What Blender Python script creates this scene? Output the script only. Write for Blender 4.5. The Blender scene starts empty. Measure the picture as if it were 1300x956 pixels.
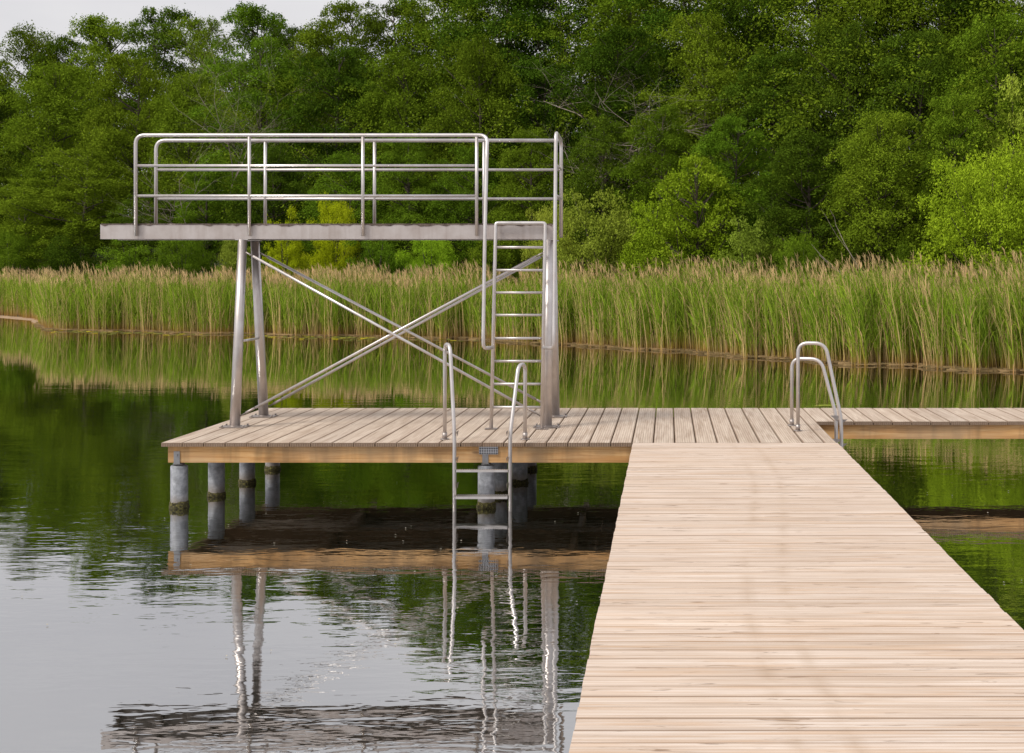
import bpy, math, random
import numpy as np
from mathutils import Vector, Matrix
R = math.radians
sc = bpy.context.scene
C = sc.collection
F = 1800.0; CX = 848.0; CY = 346.0; CAMZ = 2.5      # focal length and vanishing point in photo pixels
def at(px, py, Y): return Vector(((px-CX)*Y/F, Y, CAMZ-(py-CY)*Y/F))

# ------------------------------------------------------------------ node helpers
def new_mat(name):
    m = bpy.data.materials.new(name); m.use_nodes = True
    nt = m.node_tree; nt.nodes.clear()
    out = nt.nodes.new('ShaderNodeOutputMaterial')
    return m, nt, out
def N(nt, typ, **kw):
    n = nt.nodes.new(typ)
    ins = kw.pop('ins', {})
    for k, v in kw.items(): setattr(n, k, v)
    for k, v in ins.items():
        if isinstance(v, bpy.types.NodeSocket): nt.links.new(v, n.inputs[k])
        else: n.inputs[k].default_value = v
    return n
def math_(nt, op, a, b=None, c=None):
    n = nt.nodes.new('ShaderNodeMath'); n.operation = op
    for i, v in enumerate((a, b, c)):
        if v is None: continue
        if isinstance(v, bpy.types.NodeSocket): nt.links.new(v, n.inputs[i])
        else: n.inputs[i].default_value = v
    return n.outputs[0]
def ramp(nt, fac, stops):
    n = nt.nodes.new('ShaderNodeValToRGB'); nt.links.new(fac, n.inputs[0])
    cr = n.color_ramp
    while len(cr.elements) < len(stops): cr.elements.new(0.5)
    for e, (p, c) in zip(cr.elements, stops):
        e.position = p; e.color = c if len(c) == 4 else (*c, 1)
    return n.outputs[0]
def mixc(nt, fac, a, b, blend='MIX'):
    n = nt.nodes.new('ShaderNodeMix'); n.data_type = 'RGBA'; n.blend_type = blend
    for i, v in ((0, fac), (6, a), (7, b)):
        if isinstance(v, bpy.types.NodeSocket): nt.links.new(v, n.inputs[i])
        else: n.inputs[i].default_value = v if i == 0 else (v if len(v) == 4 else (*v, 1))
    return n.outputs[2]
def objco(nt, scale=(1, 1, 1)):
    tc = nt.nodes.new('ShaderNodeTexCoord')
    mp = N(nt, 'ShaderNodeMapping', ins={'Vector': tc.outputs['Object'], 'Scale': scale})
    return mp.outputs[0]
def noise(nt, vec, scale, detail=4, rough=.55, dist=0):
    return N(nt, 'ShaderNodeTexNoise', ins={'Vector': vec, 'Scale': scale, 'Detail': detail, 'Roughness': rough, 'Distortion': dist}).outputs[0]
def bump(nt, h, strength, dist):
    return N(nt, 'ShaderNodeBump', ins={'Height': h, 'Strength': strength, 'Distance': dist}).outputs[0]
def principled(nt, out, **ins):
    p = nt.nodes.new('ShaderNodeBsdfPrincipled')
    for k, v in ins.items():
        k = k.replace('_', ' ')
        if isinstance(v, bpy.types.NodeSocket): nt.links.new(v, p.inputs[k])
        else: p.inputs[k].default_value = v
    nt.links.new(p.outputs[0], out.inputs[0])
    return p
def c4(r, g, b): return (r, g, b, 1)

# ------------------------------------------------------------------ materials
def wood(name, dark, mid, light, along, rib=0, rib_axis=0, ribamp=.6, knots=.5, stain=0, smooth=False, groove=None, cracks=0., path=False):
    """boards or beams: grain stretched along one axis, tone differs from board to board"""
    m, nt, out = new_mat(name)
    st = [9, 9, 9]; st[along] = .55
    isl = nt.nodes.new('ShaderNodeNewGeometry').outputs['Random Per Island']
    tc = nt.nodes.new('ShaderNodeTexCoord')
    off = N(nt, 'ShaderNodeCombineXYZ', ins={0: math_(nt, 'MULTIPLY', isl, 37.), 1: math_(nt, 'MULTIPLY', isl, 53.), 2: math_(nt, 'MULTIPLY', isl, 11.)}).outputs[0]
    add = N(nt, 'ShaderNodeVectorMath', operation='ADD', ins={0: tc.outputs['Object'], 1: off}).outputs[0]
    mp = N(nt, 'ShaderNodeMapping', ins={'Vector': add, 'Scale': st}).outputs[0]
    g1 = noise(nt, mp, 1.6, 6, .62, .8)
    st2 = [70, 70, 70]; st2[along] = 1.6
    mp2 = N(nt, 'ShaderNodeMapping', ins={'Vector': add, 'Scale': st2}).outputs[0]
    g2 = noise(nt, mp2, 1., 3, .6, .3)
    g = math_(nt, 'ADD', math_(nt, 'MULTIPLY', g1, .65), math_(nt, 'MULTIPLY', g2, .35))
    col = ramp(nt, g, [(.34, dark), (.48, mid), (.62, light)])
    tone = ramp(nt, isl, [(0, (.80, .78, .76)), (.3, (.96, .94, .93)), (.6, (1.0, 1.0, 1.0)), (.8, (.90, .91, .93)), (1, (1.1, 1.07, 1.03))])
    col = mixc(nt, .55, col, tone, 'MULTIPLY')
    # knots
    kst = [5.5, 5.5, 5.5]; kst[along] = 1.9
    kv = N(nt, 'ShaderNodeMapping', ins={'Vector': add, 'Scale': kst}).outputs[0]
    kd = N(nt, 'ShaderNodeTexVoronoi', ins={'Vector': kv, 'Scale': 1.0, 'Randomness': 1.0}).outputs['Distance']
    km = ramp(nt, kd, [(0, (1, 1, 1)), (.05, (.8, .8, .8)), (.105, (0, 0, 0))])
    kgate = ramp(nt, noise(nt, mp, .23, 1), [(.5, (0, 0, 0)), (.56, (1, 1, 1))])
    kf = math_(nt, 'MULTIPLY', math_(nt, 'MULTIPLY', km, kgate), knots)
    col = mixc(nt, kf, col, (dark[0]*.45, dark[1]*.36, dark[2]*.3))
    if cracks:
        cs = [34, 34, 34]; cs[along] = 4.2
        cv = N(nt, 'ShaderNodeMapping', ins={'Vector': add, 'Scale': cs}).outputs[0]
        cn = noise(nt, cv, 1.0, 3, .62, .5)
        gate = ramp(nt, noise(nt, N(nt, 'ShaderNodeMapping', ins={'Vector': add, 'Scale': (2.3, 5, 5)}).outputs[0], 1., 2), [(.44, (0, 0, 0)), (.56, (1, 1, 1))])
        cm = math_(nt, 'MULTIPLY', ramp(nt, cn, [(.605, (0, 0, 0)), (.66, (1, 1, 1))]), gate)
        col = mixc(nt, math_(nt, 'MULTIPLY', cm, cracks), col, (.13, .075, .045))
        # tan patches where the grey bleaching is worn off
        tan = ramp(nt, noise(nt, N(nt, 'ShaderNodeMapping', ins={'Vector': add, 'Scale': (1.5, 22, 22)}).outputs[0], 1., 4, .6, .4), [(.5, (0, 0, 0)), (.66, (1, 1, 1))])
        col = mixc(nt, math_(nt, 'MULTIPLY', tan, .5), col, (.52, .34, .21))
    if path:
        sp = N(nt, 'ShaderNodeSeparateXYZ', ins={0: tc.outputs['Object']})
        cx = math_(nt, 'SUBTRACT', sp.outputs[0], math_(nt, 'MULTIPLY', math_(nt, 'SINE', math_(nt, 'MULTIPLY', sp.outputs[1], .55)), .16))
        m1 = ramp(nt, math_(nt, 'ABSOLUTE', math_(nt, 'SUBTRACT', math_(nt, 'ABSOLUTE', math_(nt, 'ADD', cx, .0)), .11)), [(0, (1, 1, 1)), (.06, (0, 0, 0))])
        m1 = math_(nt, 'MULTIPLY', m1, ramp(nt, noise(nt, tc.outputs['Object'], 4., 3), [(.4, (0, 0, 0)), (.65, (1, 1, 1))]))
        col = mixc(nt, math_(nt, 'MULTIPLY', m1, .42), col, (.34, .24, .16))
    # wear / blotches that stay put
    w = noise(nt, tc.outputs['Object'], 1.3, 4, .6)
    col = mixc(nt, ramp(nt, w, [(.42, (0, 0, 0)), (.72, (.22, .22, .22))]), col, (dark[0]*.9, dark[1]*.88, dark[2]*.85))
    if stain:
        sv = N(nt, 'ShaderNodeMapping', ins={'Vector': tc.outputs['Object'], 'Scale': (4.0, 4.0, .5)}).outputs[0]
        s = ramp(nt, noise(nt, sv, 1.0, 3, .6, .4), [(.45, (0, 0, 0)), (.66, (1, 1, 1))])
        col = mixc(nt, math_(nt, 'MULTIPLY', s, stain), col, (.10, .065, .035))
        s3 = [1.2, 1.2, 1.2]; s3[along] = .5
        sv = N(nt, 'ShaderNodeMapping', ins={'Vector': tc.outputs['Object'], 'Scale': tuple(s3)}).outputs[0]
        s = ramp(nt, noise(nt, sv, 1.7, 3, .6, .4), [(.42, (0, 0, 0)), (.62, (1, 1, 1))])
        col = mixc(nt, math_(nt, 'MULTIPLY', s, .45), col, (.33, .25, .17))
    gn = N(nt, 'ShaderNodeSeparateXYZ', ins={0: nt.nodes.new('ShaderNodeNewGeometry').outputs['True Normal']})
    endg = math_(nt, 'GREATER_THAN', math_(nt, 'ABSOLUTE', gn.outputs[along]), .7)
    col = mixc(nt, math_(nt, 'MULTIPLY', endg, .80), col, (dark[0]*.42, dark[1]*.34, dark[2]*.28))
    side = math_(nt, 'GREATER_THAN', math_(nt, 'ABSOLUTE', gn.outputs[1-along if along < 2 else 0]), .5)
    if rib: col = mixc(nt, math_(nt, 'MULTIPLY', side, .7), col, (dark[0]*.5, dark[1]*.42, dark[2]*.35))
    h = math_(nt, 'MULTIPLY', g, .5)
    if rib:
        sep = N(nt, 'ShaderNodeSeparateXYZ', ins={0: tc.outputs['Object']}).outputs[rib_axis]
        wv = math_(nt, 'SINE', math_(nt, 'MULTIPLY', sep, 2*math.pi/rib))
        if not smooth: wv = math_(nt, 'MAXIMUM', wv, -.55)
        h = math_(nt, 'ADD', h, math_(nt, 'MULTIPLY', wv, ribamp))
        # dirt lies in the grooves
        dirt = ramp(nt, wv, [(-.0, (1, 1, 1)), (.45, (0, 0, 0))]) if not smooth else ramp(nt, math_(nt, 'MULTIPLY_ADD', wv, .5, .5), [(0, (1, 1, 1)), (.3, (0, 0, 0))])
        col = mixc(nt, math_(nt, 'MULTIPLY', dirt, .26 if not groove else .40), col, groove or (dark[0]*.55, dark[1]*.5, dark[2]*.45))
    principled(nt, out, Base_Color=col, Roughness=.78, Specular_IOR_Level=.25, Normal=bump(nt, h, .55, .006))
    return m

M = {}
M['walk'] = wood('bleached_larch_boards', (.43, .325, .25), (.565, .465, .385), (.67, .575, .50), 0, rib=.0365, rib_axis=1, ribamp=.16, knots=1., smooth=True, groove=(.44, .29, .18), cracks=.75, path=True)
M['deck'] = wood('ribbed_deck_boards', (.36, .27, .20), (.52, .42, .335), (.64, .54, .44), 1, rib=.0252, rib_axis=0, ribamp=.8, knots=.6)
M['beam'] = wood('larch_beam', (.34, .165, .055), (.55, .30, .115), (.68, .43, .20), 0, knots=.8, stain=.5)
M['joist'] = wood('joist_wood', (.14, .08, .04), (.24, .15, .08), (.33, .21, .12), 1, knots=.5, stain=.3)

def steel(name, col, rough, streak=0.0, metallic=.92):
    m, nt, out = new_mat(name)
    co = objco(nt)
    n1 = noise(nt, co, 5, 5, .6)
    sv = objco(nt, (9, 9, .8))
    n2 = noise(nt, sv, 1.4, 4, .6)
    base = mixc(nt, ramp(nt, n1, [(.35, (0, 0, 0)), (.7, (1, 1, 1))]), col, (col[0]*.82, col[1]*.79, col[2]*.77))
    if streak:
        base = mixc(nt, math_(nt, 'MULTIPLY', ramp(nt, n2, [(.48, (0, 0, 0)), (.68, (1, 1, 1))]), streak), base, (.20, .13, .09))
    ro = math_(nt, 'MULTIPLY_ADD', n1, .25, rough-.12)
    principled(nt, out, Base_Color=base, Metallic=metallic, Roughness=ro, Normal=bump(nt, n1, .12, .004))
    return m
M['steel'] = steel('brushed_steel_tube', (.68, .65, .635), .43, .14)
M['leg'] = steel('matt_steel_leg', (.63, .595, .58), .42, .2)
M['fascia'] = steel('matt_steel_fascia', (.50, .455, .435), .55, .22, .6)
M['dull'] = steel('dull_steel_plate', (.42, .38, .36), .5, .3)
M['galv'] = steel('galvanised_bracket', (.30, .30, .31), .5, .3)

def perforated():
    m, nt, out = new_mat('perforated_galvanised_plate')
    co = objco(nt, (1, 1, 1))
    v = N(nt, 'ShaderNodeTexVoronoi', ins={'Vector': co, 'Scale': 36., 'Randomness': .15}).outputs['Distance']
    sx = N(nt, 'ShaderNodeSeparateXYZ', ins={0: co})
    v = math_(nt, 'SUBTRACT', .6, math_(nt, 'MULTIPLY', math_(nt, 'ABSOLUTE', math_(nt, 'SINE', math_(nt, 'MULTIPLY', sx.outputs[0], 126.))), math_(nt, 'ABSOLUTE', math_(nt, 'SINE', math_(nt, 'MULTIPLY', sx.outputs[2], 126.)))))
    hole = ramp(nt, v, [(.0, (1, 1, 1)), (.18, (0, 0, 0))])
    principled(nt, out, Base_Color=mixc(nt, hole, (.34, .34, .36), (.02, .02, .02)), Metallic=.6, Roughness=.45)
    return m
M['perf'] = perforated()

def pile_mat():
    m, nt, out = new_mat('weathered_galvanised_pile')
    co = objco(nt)
    n1 = noise(nt, co, 14, 5, .65)
    n2 = noise(nt, objco(nt, (5, 5, 1.2)), 2, 4)
    c = ramp(nt, n1, [(.3, (.15, .155, .165)), (.5, (.25, .26, .28)), (.72, (.40, .41, .44))])
    z = N(nt, 'ShaderNodeSeparateXYZ', ins={0: nt.nodes.new('ShaderNodeTexCoord').outputs['Object']}).outputs[2]
    low = ramp(nt, math_(nt, 'ADD', z, math_(nt, 'MULTIPLY', n2, .12)), [(.10, (1, 1, 1)), (.22, (0, 0, 0))])
    c = mixc(nt, math_(nt, 'MULTIPLY', low, .7), c, (.20, .15, .10))
    principled(nt, out, Base_Color=c, Metallic=.25, Roughness=.6, Normal=bump(nt, n1, .3, .005))
    return m
M['pile'] = pile_mat()
def moss_mat():
    m, nt, out = new_mat('algae')
    n1 = noise(nt, objco(nt), 45, 5, .7)
    principled(nt, out, Base_Color=ramp(nt, n1, [(.38, (.015, .012, .006)), (.52, (.07, .06, .016)), (.70, (.22, .20, .05))]), Roughness=.9, Normal=bump(nt, n1, .9, .02))
    return m
M['moss'] = moss_mat()
def rubber():
    m, nt, out = new_mat('worn_platform_cover')
    n1 = noise(nt, objco(nt), 12, 5, .65)
    principled(nt, out, Base_Color=ramp(nt, n1, [(.35, (.05, .035, .03)), (.6, (.16, .12, .10)), (.75, (.35, .30, .27))]), Roughness=.9, Normal=bump(nt, n1, .5, .01))
    return m
M['cover'] = rubber()

def leaf_mat(name, cols, trans=.17, rough=.6):
    m, nt, out = new_mat(name)
    isl = nt.nodes.new('ShaderNodeNewGeometry').outputs['Random Per Island']
    orand = nt.nodes.new('ShaderNodeObjectInfo').outputs['Random']
    n1 = noise(nt, objco(nt), .55, 3, .6)
    f = math_(nt, 'ADD', math_(nt, 'MULTIPLY', isl, .28), math_(nt, 'MULTIPLY', n1, .72))
    c = ramp(nt, f, [(.22, cols[0]), (.5, cols[1]), (.78, cols[2])])
    hs = N(nt, 'ShaderNodeHueSaturation', ins={'Color': c, 'Hue': math_(nt, 'MULTIPLY_ADD', orand, .026, .480),
           'Value': math_(nt, 'MULTIPLY_ADD', N(nt, 'ShaderNodeTexWhiteNoise', noise_dimensions='1D', ins={'W': orand}).outputs[0], .45, .80)}).outputs[0]
    p = N(nt, 'ShaderNodeBsdfDiffuse', ins={'Color': hs, 'Roughness': .3})
    tr = N(nt, 'ShaderNodeBsdfTranslucent', ins={'Color': N(nt, 'ShaderNodeHueSaturation', ins={'Color': hs, 'Hue': .488, 'Value': 1.3}).outputs[0]})
    mx = N(nt, 'ShaderNodeMixShader', ins={0: trans, 1: p.outputs[0], 2: tr.outputs[0]})
    nt.links.new(mx.outputs[0], out.inputs[0])
    return m
LM = {
 'dark':  leaf_mat('dark_alder_leaves', [(.022, .046, .004), (.056, .106, .008), (.125, .205, .016)]),
 'mid':   leaf_mat('mid_green_leaves', [(.042, .080, .005), (.105, .186, .011), (.21, .325, .024)]),
 'fresh': leaf_mat('fresh_green_leaves', [(.085, .160, .007), (.205, .340, .016), (.36, .52, .035)]),
 'willow': leaf_mat('willow_leaves', [(.14, .20, .018), (.25, .335, .036), (.36, .46, .07)]),
 'yellow': leaf_mat('golden_leaves', [(.24, .30, .008), (.44, .52, .012), (.62, .68, .04)]),
}
def bark(name, a, b):
    m, nt, out = new_mat(name)
    n1 = noise(nt, objco(nt, (6, 6, 1.5)), 2.5, 5, .65)
    principled(nt, out, Base_Color=ramp(nt, n1, [(.35, a), (.7, b)]), Roughness=.9, Normal=bump(nt, n1, .6, .03))
    return m
M['bark'] = bark('bark', (.035, .026, .018), (.12, .09, .065))
M['dead'] = bark('dead_wood', (.16, .125, .095), (.40, .33, .27))

def attr_mat(name, trans=.25):
    m, nt, out = new_mat(name)
    a = N(nt, 'ShaderNodeAttribute', attribute_name='col').outputs['Color']
    isl = nt.nodes.new('ShaderNodeNewGeometry').outputs['Random Per Island']
    c = N(nt, 'ShaderNodeHueSaturation', ins={'Color': a, 'Value': math_(nt, 'MULTIPLY_ADD', isl, .6, .7), 'Hue': math_(nt, 'MULTIPLY_ADD', isl, -.02, .51)}).outputs[0]
    p = N(nt, 'ShaderNodeBsdfDiffuse', ins={'Color': c})
    tr = N(nt, 'ShaderNodeBsdfTranslucent', ins={'Color': c})
    mx = N(nt, 'ShaderNodeMixShader', ins={0: trans, 1: p.outputs[0], 2: tr.outputs[0]})
    nt.links.new(mx.outputs[0], out.inputs[0])
    return m
M['reed'] = attr_mat('reed_blades')

def ground_mat():
    m, nt, out = new_mat('woodland_soil')
    co = objco(nt)
    n1 = noise(nt, co, .6, 6, .7); n2 = noise(nt, co, 6, 5, .7)
    c = ramp(nt, n1, [(.35, (.020, .024, .010)), (.55, (.035, .055, .014)), (.75, (.07, .06, .03))])
    c = mixc(nt, .5, c, ramp(nt, n2, [(.3, (.5, .5, .5)), (.7, (1.5, 1.5, 1.5))]), 'MULTIPLY')
    principled(nt, out, Base_Color=c, Roughness=.95, Normal=bump(nt, n2, .7, .1))
    return m
M['ground'] = ground_mat()
def sand_mat():
    m, nt, out = new_mat('wet_sand')
    n1 = noise(nt, objco(nt), 3, 5, .7)
    principled(nt, out, Base_Color=ramp(nt, n1, [(.3, (.22, .14, .08)), (.7, (.46, .31, .19))]), Roughness=.9)
    return m
M['sand'] = sand_mat()

def water_mat():
    m, nt, out = new_mat('lake_water')
    tc = nt.nodes.new('ShaderNodeTexCoord').outputs['Object']
    def mp(sx, sy, rz=0): return N(nt, 'ShaderNodeMapping', ins={'Vector': tc, 'Scale': (sx, sy, 1), 'Rotation': (0, 0, rz)}).outputs[0]
    # breeze: stronger ripples on the open water to the left and in front, glassy by the reeds
    sep = N(nt, 'ShaderNodeSeparateXYZ', ins={0: tc})
    X, Y = sep.outputs[0], sep.outputs[1]
    near = N(nt, 'ShaderNodeMapRange', ins={'Value': Y, 'From Min': 13., 'From Max': 34., 'To Min': 1., 'To Max': .20}).outputs[0]
    patch = ramp(nt, noise(nt, mp(.10, .28), 1.0, 2, .5), [(.34, (.35, .35, .35)), (.62, (1, 1, 1))])
    amp = math_(nt, 'MULTIPLY', near, patch)
    w1 = noise(nt, mp(1.5, 3.6, .12), 1.0, 3, .5, .4)
    w2 = noise(nt, mp(5.2, 12., -.10), 1.0, 2, .5, .3)
    w3 = noise(nt, mp(.42, 1.1, .2), 1.0, 2, .5, .3)
    h = math_(nt, 'ADD', math_(nt, 'MULTIPLY', w1, .0042), math_(nt, 'ADD', math_(nt, 'MULTIPLY', w2, .0011), math_(nt, 'MULTIPLY', w3, .0052)))
    h = math_(nt, 'MULTIPLY', h, amp)
    nrm = bump(nt, h, 1.0, 1.0)
    dif = N(nt, 'ShaderNodeBsdfDiffuse', ins={'Color': c4(.006, .008, .004)})
    gl = N(nt, 'ShaderNodeBsdfGlossy', ins={'Color': c4(.93, .93, .93), 'Roughness': .012, 'Normal': nrm})
    lw = N(nt, 'ShaderNodeLayerWeight', ins={'Blend': .5, 'Normal': nrm}).outputs['Facing']
    fac = N(nt, 'ShaderNodeMapRange', ins={'Value': lw, 'From Min': .45, 'From Max': .98, 'To Min': .34, 'To Max': .95}).outputs[0]
    mx = N(nt, 'ShaderNodeMixShader', ins={0: fac, 1: dif.outputs[0], 2: gl.outputs[0]})
    nt.links.new(mx.outputs[0], out.inputs[0])
    return m
M['water'] = water_mat()

# ------------------------------------------------------------------ object helpers
def props(o, label=None, cat=None, group=None, kind=None):
    if label: o['label'] = label
    if cat: o['category'] = cat
    if group: o['group'] = group
    if kind: o['kind'] = kind
    return o
def empty(name, loc, label, cat, group=None):
    o = bpy.data.objects.new(name, None); C.objects.link(o); o.location = loc
    o.empty_display_size = .2
    return props(o, label, cat, group)
class MB:
    def __init__(s): s.v = []; s.f = []; s.sm = []
    def box(s, a, b, smooth=False):
        x0, y0, z0 = a; x1, y1, z1 = b; n = len(s.v)
        s.v += [(x0,y0,z0),(x1,y0,z0),(x1,y1,z0),(x0,y1,z0),(x0,y0,z1),(x1,y0,z1),(x1,y1,z1),(x0,y1,z1)]
        for f in ((0,3,2,1),(4,5,6,7),(0,1,5,4),(1,2,6,5),(2,3,7,6),(3,0,4,7)):
            s.f.append([n+i for i in f]); s.sm.append(False)
    def board(s, a, b, ch=.005, axis=0):
        """box with the top long edges eased; long direction = axis"""
        (x0,y0,z0),(x1,y1,z1) = a, b; n = len(s.v)
        if axis == 0: prof = [(y0,z0),(y1,z0),(y1,z1-ch),(y1-ch,z1),(y0+ch,z1),(y0,z1-ch)]; mk = lambda t,p:(t,p[0],p[1]); e = (x0,x1)
        else: prof = [(x0,z0),(x1,z0),(x1,z1-ch),(x1-ch,z1),(x0+ch,z1),(x0,z1-ch)]; mk = lambda t,p:(p[0],t,p[1]); e = (y0,y1)
        for t in e: s.v += [mk(t,p) for p in prof]
        k = 6; flip = axis == 1
        fs = [[n+i for i in range(k)][::-1], [n+k+i for i in range(k)]] + [[n+i, n+(i+1)%k, n+k+(i+1)%k, n+k+i] for i in range(k)]
        for f in fs: s.f.append(f[::-1] if flip else f); s.sm.append(False)
    def tube(s, pts, r, sides=12, cap=True):
        pts = [Vector(p) for p in pts]; n0 = len(s.v)
        rs = r if isinstance(r, (list, tuple)) else [r]*len(pts)
        prev = None
        for i, p in enumerate(pts):
            t = (pts[min(i+1, len(pts)-1)]-pts[max(i-1, 0)]).normalized()
            if prev is None:
                u = t.cross(Vector((0, 0, 1)))
                if u.length < .05: u = t.cross(Vector((1, 0, 0)))
                u.normalize()
            else:
                u = (prev - t*prev.dot(t)).normalized()
            prev = u; w = t.cross(u)
            for k in range(sides):
                a = 2*math.pi*k/sides
                s.v.append(tuple(p + (u*math.cos(a)+w*math.sin(a))*rs[i]))
        for i in range(len(pts)-1):
            for k in range(sides):
                a = n0+i*sides+k; b = n0+i*sides+(k+1)%sides
                s.f.append([a, b, b+sides, a+sides]); s.sm.append(True)
        if cap:
            s.f.append([n0+k for k in range(sides)][::-1]); s.sm.append(False)
            s.f.append([n0+(len(pts)-1)*sides+k for k in range(sides)]); s.sm.append(False)
    def build(s, name, mat, parent=None, label=None):
        me = bpy.data.meshes.new(name); me.from_pydata(s.v, [], s.f)
        me.polygons.foreach_set('use_smooth', s.sm); me.materials.append(mat); me.update()
        o = bpy.data.objects.new(name, me); C.objects.link(o)
        if parent is not None:
            o.parent = parent
            loc = Vector(parent.location); q = parent.parent
            while q is not None: loc += Vector(q.location); q = q.parent
            me.transform(Matrix.Translation(-loc)); me.update()
        if label: o['label'] = label
        return o
def fillet(pts, rad, n=6):
    """round the inner corners of a polyline"""
    pts = [Vector(p) for p in pts]; out = [pts[0]]
    for i in range(1, len(pts)-1):
        p = pts[i]; a = (pts[i-1]-p); b = (pts[i+1]-p)
        r = min(rad, a.length*.45, b.length*.45)
        p0 = p+a.normalized()*r; p1 = p+b.normalized()*r
        for k in range(n+1):
            t = k/n; out.append(p0*(1-t)**2 + p*2*t*(1-t) + p1*t*t)
    out.append(pts[-1]); return out
def tube_obj(name, pts, r, mat, parent, rad=0, sides=14, label=None):
    b = MB(); b.tube(fillet(pts, rad) if rad else pts, r, sides); return b.build(name, mat, parent, label)
def np_mesh(name, V, Fq, mat, cols=None):
    me = bpy.data.meshes.new(name)
    V = np.asarray(V, np.float32).reshape(-1, 3); Fq = np.asarray(Fq, np.int32).reshape(-1, 4)
    me.vertices.add(len(V)); me.vertices.foreach_set('co', V.ravel())
    me.loops.add(Fq.size); me.loops.foreach_set('vertex_index', Fq.ravel())
    me.polygons.add(len(Fq)); me.polygons.foreach_set('loop_start', np.arange(0, Fq.size, 4, dtype=np.int32))
    me.polygons.foreach_set('loop_total', np.full(len(Fq), 4, np.int32))
    me.update(calc_edges=True)
    if cols is not None:
        a = me.color_attributes.new('col', 'FLOAT_COLOR', 'POINT')
        cc = np.ones((len(V), 4), np.float32); cc[:, :3] = cols
        a.data.foreach_set('color', cc.ravel())
    me.materials.append(mat); return me

# ------------------------------------------------------------------ shoreline and terrain
SX = [-400, -120, -60, -38, -33, -27.7, -17.6, -7.4, -4.07, -1.25, 1.27, 3.45, 5.43, 7.33, 8.97, 14, 24, 60, 400]
SY = [180, 130, 98, 80, 74, 62.5, 57.7, 53.4, 49.5, 46.9, 44.1, 40.9, 38.8, 37.4, 35.7, 32, 27, 20, 10]
def shoreY(x): return np.interp(x, SX, SY)
def terr(x, y):
    d = y - shoreY(x)
    z = np.interp(d, [-30, -3, 0, 3, 8, 20, 45, 120, 500], [-2.5, -.5, -.05, .12, .35, 2.4, 7.5, 12, 20])
    return z + .25*np.sin(x*.31+1.1)*np.sin(y*.27)*np.clip(d/8, 0, 1)
def build_ground():
    xs = np.concatenate([np.linspace(-400, -70, 20), np.linspace(-66, 50, 90), np.linspace(55, 400, 20)])
    ys = np.concatenate([np.linspace(8, 120, 110), np.linspace(124, 600, 40)])
    X, Y = np.meshgrid(xs, ys); Z = terr(X, Y)
    V = np.stack([X, Y, Z], -1).reshape(-1, 3)
    nx = len(xs); i = np.arange(len(ys)-1)[:, None]*nx + np.arange(nx-1)[None]
    Fq = np.stack([i, i+1, i+nx+1, i+nx], -1).reshape(-1, 4)
    me = np_mesh('ground', V, Fq, M['ground']); me.polygons.foreach_set('use_smooth', [True]*len(Fq))
    o = bpy.data.objects.new('ground', me); C.objects.link(o); o['kind'] = 'structure'
build_ground()
b = MB(); n = 0
b.v = [(-600, -400, 0), (600, -400, 0), (600, 300, 0), (-600, 300, 0)]; b.f = [[0, 1, 2, 3]]; b.sm = [False]
b.build('water', M['water'])['kind'] = 'structure'
# small sandy beach at the far left
b = MB(); rnd = random.Random(4)
top, low = [], []
for i in range(25):
    t = i/24; x = -50+t*18.5; yy = float(shoreY(x))-1.0
    low.append((x, yy-.5-rnd.random()*.4, -.05)); top.append((x, yy+1.6+rnd.random()*.6, .05))
b.v = low+top; b.f = [[i, i+1, i+26, i+25] for i in range(24)]; b.sm = [True]*24
b.build('sand_bank', M['sand'])['kind'] = 'structure'

# ------------------------------------------------------------------ bathing platform, walkway, side jetty
DZ = .70; TH = .042; BW = .2265
rnd = random.Random(11)
plat = empty('bathing_platform', (-1.8, 15, 0), 'wide timber bathing platform with ribbed boards on steel piles, carrying the diving tower', 'bathing platform')
X0, X1, Y0, Y1, YJ = -5.36, 1.785, 15.0, 18.84, 17.14
b = MB(); x = X0
while x < X1-.02:
    w = min(BW-.010, X1-x)
    b.board((x, Y0-rnd.uniform(0, .012), DZ-TH+rnd.uniform(-.001, .001)), (x+w, Y1+rnd.uniform(-.01, .01), DZ+rnd.uniform(-.0015, .0015)), .006, 1)
    x += BW
b.build('decking', M['deck'], plat)
zt = DZ-TH-.003; zb = zt-.17
b = MB(); b.box((-5.30, 15.03, zb), (X1-.04, 15.10, zt)); b.build('beam', M['beam'], plat, 'pale larch front beam')
b = MB(); b.box((-5.30, 18.05, zb), (X1-.04, 18.12, zt)); b.build('beam', M['joist'], plat)
b = MB(); b.box((-5.30, 16.50, zb), (X1-.04, 16.57, zt)); b.build('beam', M['joist'], plat)
for xx in (-5.297, -3.9, -2.5, -1.1, .3, X1-.105):
    for ya, yb in ((15.104, 16.496), (16.574, 18.046), (18.124, 18.7)):
        b = MB(); b.box((xx, ya, zt-.12), (xx+.06, yb, zt-.002)); b.build('joist', M['joist'], plat)
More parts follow.
